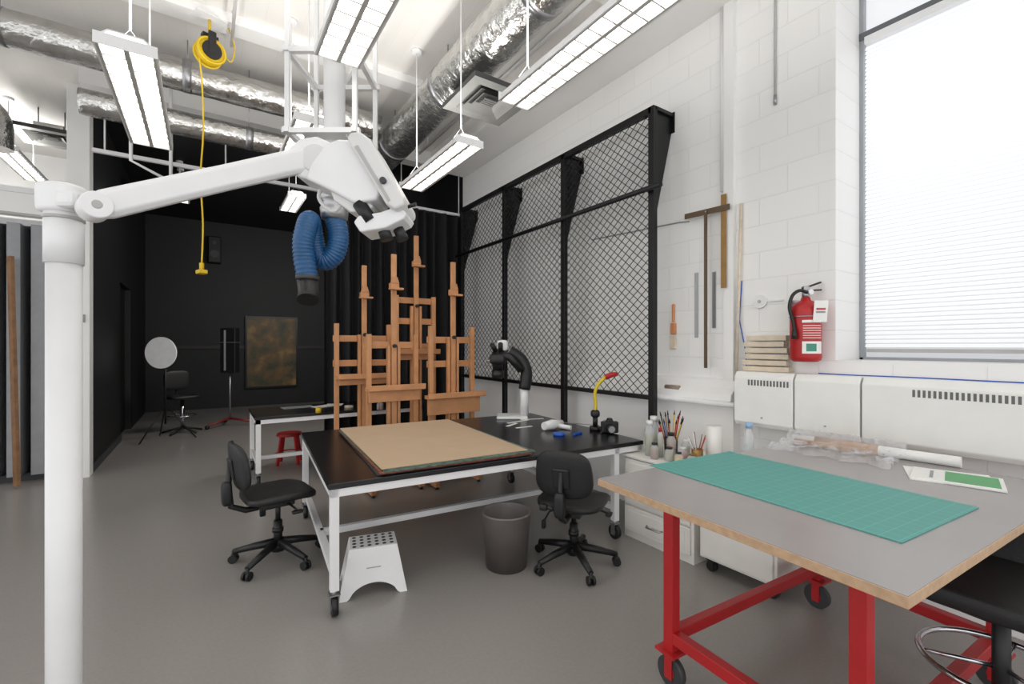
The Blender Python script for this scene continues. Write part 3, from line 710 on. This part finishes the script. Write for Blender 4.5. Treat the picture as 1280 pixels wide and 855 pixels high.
def flat(name,label,cat,px,py,z,w,d,h,m_,rz,grp=None):
    p=onZ(px,py,z); o=MB().box((0,0,h/2),(w,d,h),m_,bev=h*.2).obj(name,label=label,category=cat,group=grp); o.location=(p.x,p.y,z); o.rotation_euler=(0,0,rz); return o
bk=thing('booklet','white and green printed booklet lying on the table','booklet',tuple(onZ(1195,600,TZ)),math.radians(12))
MB().box((0,0,.006),(.24,.30,.010),WPAPER,bev=.002).box((.02,.02,.003),(.27,.3,.005),WPAPER,rot=(0,0,.15)).obj('pages',bk)
MB().box((0.0,-.05,.0118),(.2,.17,.001),GREEN).box((0.0,.08,.0118),(.15,.012,.001),GREYM).obj('cover',bk)

def jar(name,label,cat,X,Y,r_,h,liq,lid,fill=.6,z=CZ):
    q=thing(name,label,cat,(X,Y,z))
    MB().lathe([(r_*.9,0),(r_,.008),(r_,h*.72),(r_*.6,h*.86),(r_*.6,h*.9),(0,h*.9)],(0,0,0),GLASS,20).obj('glass_body',q)
    if liq: MB().cyl((0,0,.004),(0,0,h*fill),r_*.9,liq).obj('contents',q)
    if lid: MB().cyl((0,0,h*.88),(0,0,h),r_*.68,lid).obj('lid',q)
    return q
jar('glass_bottle','tall clear glass bottle with white cap','bottle',2.85,2.33,.036,.27,OLIVE,WHITE)
jar('glass_bottle','clear glass bottle of murky liquid','bottle',2.95,2.37,.04,.29,OLIVE,WHITE,.5)
jar('glass_jar','glass jar with amber liquid and dark lid','jar',2.80,2.24,.032,.12,AMBER,BLK)
jar('glass_jar','small jar with ochre contents','jar',2.84,2.14,.035,.1,OLIVE,BLK)
jar('glass_jar','small jar with red contents','jar',2.92,2.08,.028,.1,REDD,WHITE)
jar('glass_jar','small jar with yellow contents and black lid','jar',2.80,2.03,.03,.09,YEL,BLK)
jar('glass_jar','low jar with brown contents','jar',2.87,1.97,.032,.08,AMBER,BRASS)
jar('glass_jar','clear jar with white lid','jar',3.04,2.14,.035,.13,OLIVE,WHITE)
jar('glass_bottle','dark brown glass bottle','bottle',2.93,2.19,.035,.19,AMBER,BLK,.7)
jar('glass_bottle','slim clear bottle with red cap','bottle',2.88,2.25,.022,.22,OLIVE,REDD,.7)
bj=thing('brush_pot','jar filled with paint brushes and pencils','brush pot',(3.02,2.26,CZ))
MB().lathe([(.05,0),(.052,.13),(.048,.13),(.046,.006),(0,.006)],(0,0,0),DKGREY).obj('pot',bj)
for i in range(14):
    a=i*2.4; tip=Vector((math.cos(a)*.085,math.sin(a)*.085,.27+.04*math.sin(i*5)))
    mt=[ORANGE,RED,YEL,BLK,WOODD,BLUE][i%6]
    MB().tube([(math.cos(a)*.02,math.sin(a)*.02,.02),tip],.0045,mt,6).tube([tip,tip+tip.normalized()*.035],[.007,.002],BLK,6).obj('paint_brush',bj)
bj=thing('brush_pot','cup of small brushes and tools','brush pot',(2.96,1.99,CZ))
MB().lathe([(.038,0),(.04,.1),(.036,.1),(.034,.006),(0,.006)],(0,0,0),BRASS).obj('pot',bj)
for i in range(7):
    a=i*2.4; tip=Vector((math.cos(a)*.06,math.sin(a)*.06,.2+.02*math.sin(i*5)))
    MB().tube([(0,0,.02),tip],.004,[WOODD,WHITE,REDD][i%3],6).obj('paint_brush',bj)
MB().lathe([(.018,0),(.055,0),(.055,.26),(.018,.26)],(3.09,1.94,CZ),WPAPER,24).obj('paper_towel_roll',label='white paper towel roll standing on the cabinet',category='paper towel')
jar('water_bottle','clear plastic water bottle with pale blue cap','bottle',3.16,1.72,.034,.31,mat('water',(214,226,232),.1,alpha=.5),mat('pale_blue',(150,185,220),.4),.5)

# ---------------- items on table 1 ----------------
Z1=.74
for i,(g,c_) in enumerate([(.0,DKGREY),(.01,mat('patterned_board',(140,60,50),.6,var=.8,scale=30)),(.004,WOODD),(.012,mat('teal_board',(80,100,90),.6,var=.6,scale=25))]):
    o=MB().box((0,0,.004),(1.02+g,1.50+g,.008),c_,bev=.001).obj('backing_board',label='thin patterned board stacked under the kraft paper',category='board',group='stacked boards')
    o.location=(1.41+.01*(i%2),3.34-.012*i,Z1+.0085*i); o.rotation_euler=(0,0,TR+.012*(i-1.5))
o=MB().box((0,0,.003),(1.0,1.50,.005),PAPER,bev=.001).obj('kraft_paper_sheet',label='large sheet of brown kraft paper on the table',category='paper sheet')
o.location=(1.41,3.34,Z1+.0345); o.rotation_euler=(0,0,TR)
def T1p(px,py): return onZ(px,py,Z1)
p=T1p(690,537)
o=thing('heat_gun','white handheld heat tool lying on the table','hand tool',(p.x,p.y,Z1),.2)
MB().tube([(-.11,0,.045),(.0,0,.045),(.14,0,.045)],[.035,.045,.028],WHITE,16).obj('barrel',o); MB().tube([(.05,0,.035),(.08,-.06,.025),(.1,-.14,.02)],[.025,.022,.02],WHITE,12).obj('handle',o)
for (x,y,l,an) in ((648,527,.3,.2),(665,524,.25,-.3),(640,531,.2,.5),(655,534,.18,.0)):
    flat('paper_strip','white paper strip lying on the table','paper',x,y,Z1,l,.035,.002,WPAPER,an,'paper strips')
p=T1p(690,541); MB().lathe([(.03,0),(.05,0),(.05,.02),(.03,.02)],(p.x-.02,p.y-.12,Z1),BLUE,24).obj('tape_roll',label='roll of blue masking tape on the table',category='tape')
flat('marker_pen','blue marker pen lying on the table','pen',722,543,Z1,.13,.02,.018,BLUE,.3)
flat('steel_ruler','thin metal ruler lying on the table','ruler',724,530,Z1,.03,.4,.003,STEEL,.5)
p=T1p(762,541); o=thing('camera','black digital camera with lens standing on the table','camera',(p.x,p.y,Z1),-.6)
MB().box((0,0,.05),(.15,.05,.1),BLK,bev=.012).prism([(-.03,.1),(.03,.1),(.018,.128),(-.018,.128)],'y',-.03,.02,BLK).obj('camera_body',o)
MB().cyl((0,-.03,.045),(0,-.09,.045),.036,BLK).cyl((0,-.092,.045),(0,-.09,.045),.028,GLASS).obj('lens',o)
MB().cyl((-.045,0,.1),(-.045,0,.11),.012,STEEL).obj('dial',o)
p=T1p(744,538); o=thing('gooseneck_clamp','yellow flexible gooseneck arm with red tip on black base','clamp',(p.x,p.y,Z1),CAMR)
MB().cyl((0,0,0),(0,0,.035),.05,BLK).cyl((0,0,.035),(0,0,.13),.022,BLK).sell((0.0,0,.15),(.04,.04,.035),BLK,.7,.7).obj('base',o)
MB().tube(smooth([(0,0,.17),(.005,0,.24),(-.005,0,.32),(.02,0,.40),(.07,0,.46),(.11,0,.49)],5),.015,YELG,10).obj('flexible_arm',o)
MB().tube([(.09,0,.475),(.15,0,.50),(.2,0,.505)],[.026,.024,.018],RED,12).obj('clamp_tip',o)
o=thing('stereo_microscope','white and black stereo microscope on boom stand','microscope',(2.68,3.98,Z1),CAMR)
MB().lohi((-.16,-.13,0),(.16,.13,.03),WHITE,.01).obj('base',o)
MB().cyl((.13,0,.03),(.13,0,.36),.045,WHITE,n=24).tube(smooth([(.13,0,.3),(.15,0,.48),(.09,0,.62),(-.03,0,.70)],4),.062,BLK,16).obj('column',o)
MB().tube([(.1,-.06,.50),(-.02,-.06,.64),(-.12,-.03,.68)],[.04,.045,.04],BLK,14).sell((-.1,0,.76),(.06,.05,.06),WHITE,.6,.6).obj('boom_arm',o)
MB().cyl((-.15,0,.72),(-.15,0,.5),.055,BLK).cyl((-.15,0,.5),(-.15,0,.42),.065,BLK).sell((-.15,-.02,.62),(.09,.07,.06),BLK,.6,.6).obj('optics_head',o)
MB().tube([(-.17,-.03,.7),(-.21,-.1,.77)],.025,BLK,12).obj('eyepiece',o)
MB().tube([(-.12,-.03,.7),(-.12,-.1,.78)],.025,BLK,12).obj('eyepiece',o)
MB().cyl((-.26,0,.6),(-.15,0,.6),.02,STEEL).obj('focus_knob',o)
for (x,y,w_,d_,rz,mm_) in ((372,509,.35,.2,.1,GREYM),(405,508,.25,.16,.5,WPAPER),(418,506,.2,.2,1.2,WPAPER)):
    flat('paper_sheet','loose paper sheet lying on the black table','paper',x,y,Z1,w_,d_,.004 if x!=405 else .007,mm_,rz)
p=onZ(398,516,Z1); MB().cyl((p.x,p.y,Z1),(p.x,p.y,Z1+.06),.03,YEL).obj('yellow_pot',label='small yellow pot on the black table',category='pot')
p=onZ(436,510,Z1); MB().lathe([(.03,0),(.05,0),(.05,.03),(.03,.03)],(p.x,p.y,Z1),WOODL).obj('tape_roll',label='roll of beige tape on the black table',category='tape')
p=onZ(475,512,Z1); jar('glass_jar','small glass jar on the black table','jar',p.x,p.y,.04,.1,AMBER,BLK,.6,Z1)

# ---------------- black studio ----------------
p=onZ(205,550,0); d=p.x*S+p.y*C; o=thing('reflector_stand','round white reflector disc on black tripod stand','light stand',(p.x,p.y,0),CAMR)
zc=H+d*(HZ-441)/F
MB().cyl((-.05,-.01,zc),(-.05,.01,zc),.25,mat('reflector_white_glow',(225,225,225),.6,emit=.15),n=40).obj('reflector_disc',o)  # disc white carries a faint painted glow
MB().cyl((-.05,.01,zc),(-.05,.02,zc),.26,BLK,n=40).cyl((0,.03,.25),(0,.03,zc+.05),.014,BLK).obj('pole',o)
for a in (0.3,2.4,4.5): MB().tube([(0,.03,.55),(.42*math.cos(a),.03+.42*math.sin(a),.01)],.01,BLK,8).obj('tripod_leg',o)
p=onZ(228,541,0); o=thing('studio_chair','black swivel high chair in dark studio','chair',(p.x,p.y,0),.4)
MB().sell((0,0,.62),(.24,.23,.04),BLKTEX,.5,.6).obj('seat',o); MB().sell((0,.22,.9),(.2,.03,.17),BLKTEX,.5,.5).obj('backrest',o)
m=MB().cyl((0,0,.05),(0,0,.6),.03,CHROME)
for i in range(5): a=i*1.2566; m.tube([(0,0,.1),(.3*math.cos(a),.3*math.sin(a),.02)],.018,BLK,8)
m.obj('star_base',o); MB().torus((0,0,.3),.2,.01,CHROME).obj('foot_ring',o); MB().tube([(0,.05,.58),(0,.26,.62),(0,.26,.8)],.015,BLK,8).obj('back_support',o)
p=onZ(284,532,0); d=p.x*S+p.y*C; o=thing('studio_light','tall black softbox light on red wheeled base','studio light',(p.x,p.y,0),CAMR)
zz=lambda y:H+d*(HZ-y)/F
MB().box((.05,0,zz(438)),(.28,.14,zz(410)-zz(466)),BLK,bev=.01).box((.0,-.075,zz(438)),(.03,.01,.75),GREYM).box((.05,0,zz(428)),(.3,.15,.02),STEEL).obj('softbox',o)
MB().cyl((.05,0,.1),(.05,0,zz(455)),.018,STEEL).obj('pole',o)
m=MB()
for a in (0.2,2.3,4.4): m.tube([(.05,0,.14),(.05+.45*math.cos(a),.45*math.sin(a),.06)],.022,mat('dark_red_paint',(130,40,36),.4),8); m.sell((.05+.45*math.cos(a),.45*math.sin(a),.04),(.035,.035,.04),BLK,.8,.8)
m.obj('wheeled_base',o)
a=onY(309,397,12.9); b=onY(370,481,12.9)
o=thing('painting','dark gold and red oil painting in the black studio','painting',((a.x+b.x)/2,12.93,b.z))
wd=b.x-a.x; hg=a.z-b.z
MB().lohi((-wd/2,-.02,0),(wd/2,.02,hg),PAINT).obj('canvas',o)
m=MB(); 
for (x0_,x1_,za,zb) in ((-wd/2-.04,-wd/2,-.04,hg+.04),(wd/2,wd/2+.04,-.04,hg+.04),(-wd/2,wd/2,-.04,0),(-wd/2,wd/2,hg,hg+.04)): m.lohi((x0_,-.03,za),(x1_,.05,zb),BLKST)
m.obj('frame',o)
p=onY(268,313,12.9); MB().box((p.x,12.88,p.z),(.26,.24,.62),mat('speaker_black',(9,9,10),.5),bev=.02).cyl((p.x,12.76,p.z-.1),(p.x,12.755,p.z-.1),.09,DKGREY).cyl((p.x,12.76,p.z+.16),(p.x,12.755,p.z+.16),.04,DKGREY).obj('wall_speaker',label='black box loudspeaker mounted on the black wall',category='speaker')

# ---------------- storage rack at left ----------------
r=thing('storage_rack','tall rack of grey vertical dividers for boards','storage rack',(-2.7,7.5,0))
MB().lohi((-5.2,7.21,0.0),(-1.30,8.2,.08),DKGREY).lohi((-5.2,7.21,2.83),(-1.30,8.2,2.9),WHITE).lohi((-5.2,8.15,.08),(-1.30,8.2,2.83),DKGREY).obj('carcass',r,world=True)
x=-1.30
while x>-3.4:
    MB().lohi((x-.105,7.08,.08),(x,8.1,2.83),GREYM,.004).obj('divider',r,world=True); x-=.185
a=onY(12,320,6.96); b=onY(22,586,6.90)
MB().bar((a.x,6.98,a.z),(b.x,6.88,.02),.075,.03,WOODD).obj('wooden_plank',label='old brown wooden plank leaning on the rack',category='plank')
MB().box((-1.16,6.994,onY(103,398,7.0).z),(.05,.012,.09),GREYM,bev=.003).obj('light_switch',label='small grey light switch on the white column',category='switch')
for (x,y0,y1,z,rr) in ((1.25,0,6.4,4.3,.02),(.2,0,5,4.3,.014),(2.6,-1,6.3,4.32,.02)):
    MB().cyl((x,y0,z),(x,y1,z),rr,WHITE,n=12).cyl((x,(y0+y1)/2,z),(x,(y0+y1)/2,ZC),.01,WHITE).cyl((x,y1-.3,z),(x,y1-.3,ZC),.01,WHITE).obj('ceiling_conduit',label='white conduit running below the ceiling',category='pipe',group='ceiling conduits')
MB().tube([(-.62,5.9,ZC),(-.62,5.9,3.35),(-.3,5.9,3.2)],.016,WHITE,8).tube([(-.3,5.9,ZC),(-.3,5.9,3.19)],.016,WHITE,8).obj('ceiling_bracket',label='white tubular bracket hanging from the ceiling',category='bracket')

# ---------------- camera, light ----------------
cd=bpy.data.cameras.new('camera'); co=bpy.data.objects.new('camera',cd); link(co)
co.location=(0,0,H); co.rotation_euler=(math.pi/2,0,CAMR); cd.sensor_width=36; cd.lens=16.0; cd.shift_y=.0035; cd.clip_start=.05
bpy.context.scene.camera=co
w=bpy.data.worlds.new('world'); bpy.context.scene.world=w; w.use_nodes=True
w.node_tree.nodes['Background'].inputs[0].default_value=(.98,.985,1,1); w.node_tree.nodes['Background'].inputs[1].default_value=1.5
def area(name,loc,rot,sx,sy,pw,col=(1,1,1)):
    l=bpy.data.lights.new(name,'AREA'); l.shape='RECTANGLE'; l.size=sx; l.size_y=sy; l.energy=pw; l.color=col
    o=bpy.data.objects.new(name,l); link(o); o.location=loc; o.rotation_euler=rot
area('hidden_studio_fill',(2.3,7.0,3.2),(math.radians(75),0,math.radians(25)),1.6,.6,70,(1,.97,.93))  # added fill hidden behind the curtain, lifts the dark studio
area('adjoining_room_light',(-3.2,8.3,4.3),(0,0,0),1.5,1.5,40,(1,.98,.95))
bpy.context.scene.view_settings.view_transform='Standard'
bpy.context.scene.view_settings.exposure=0.1
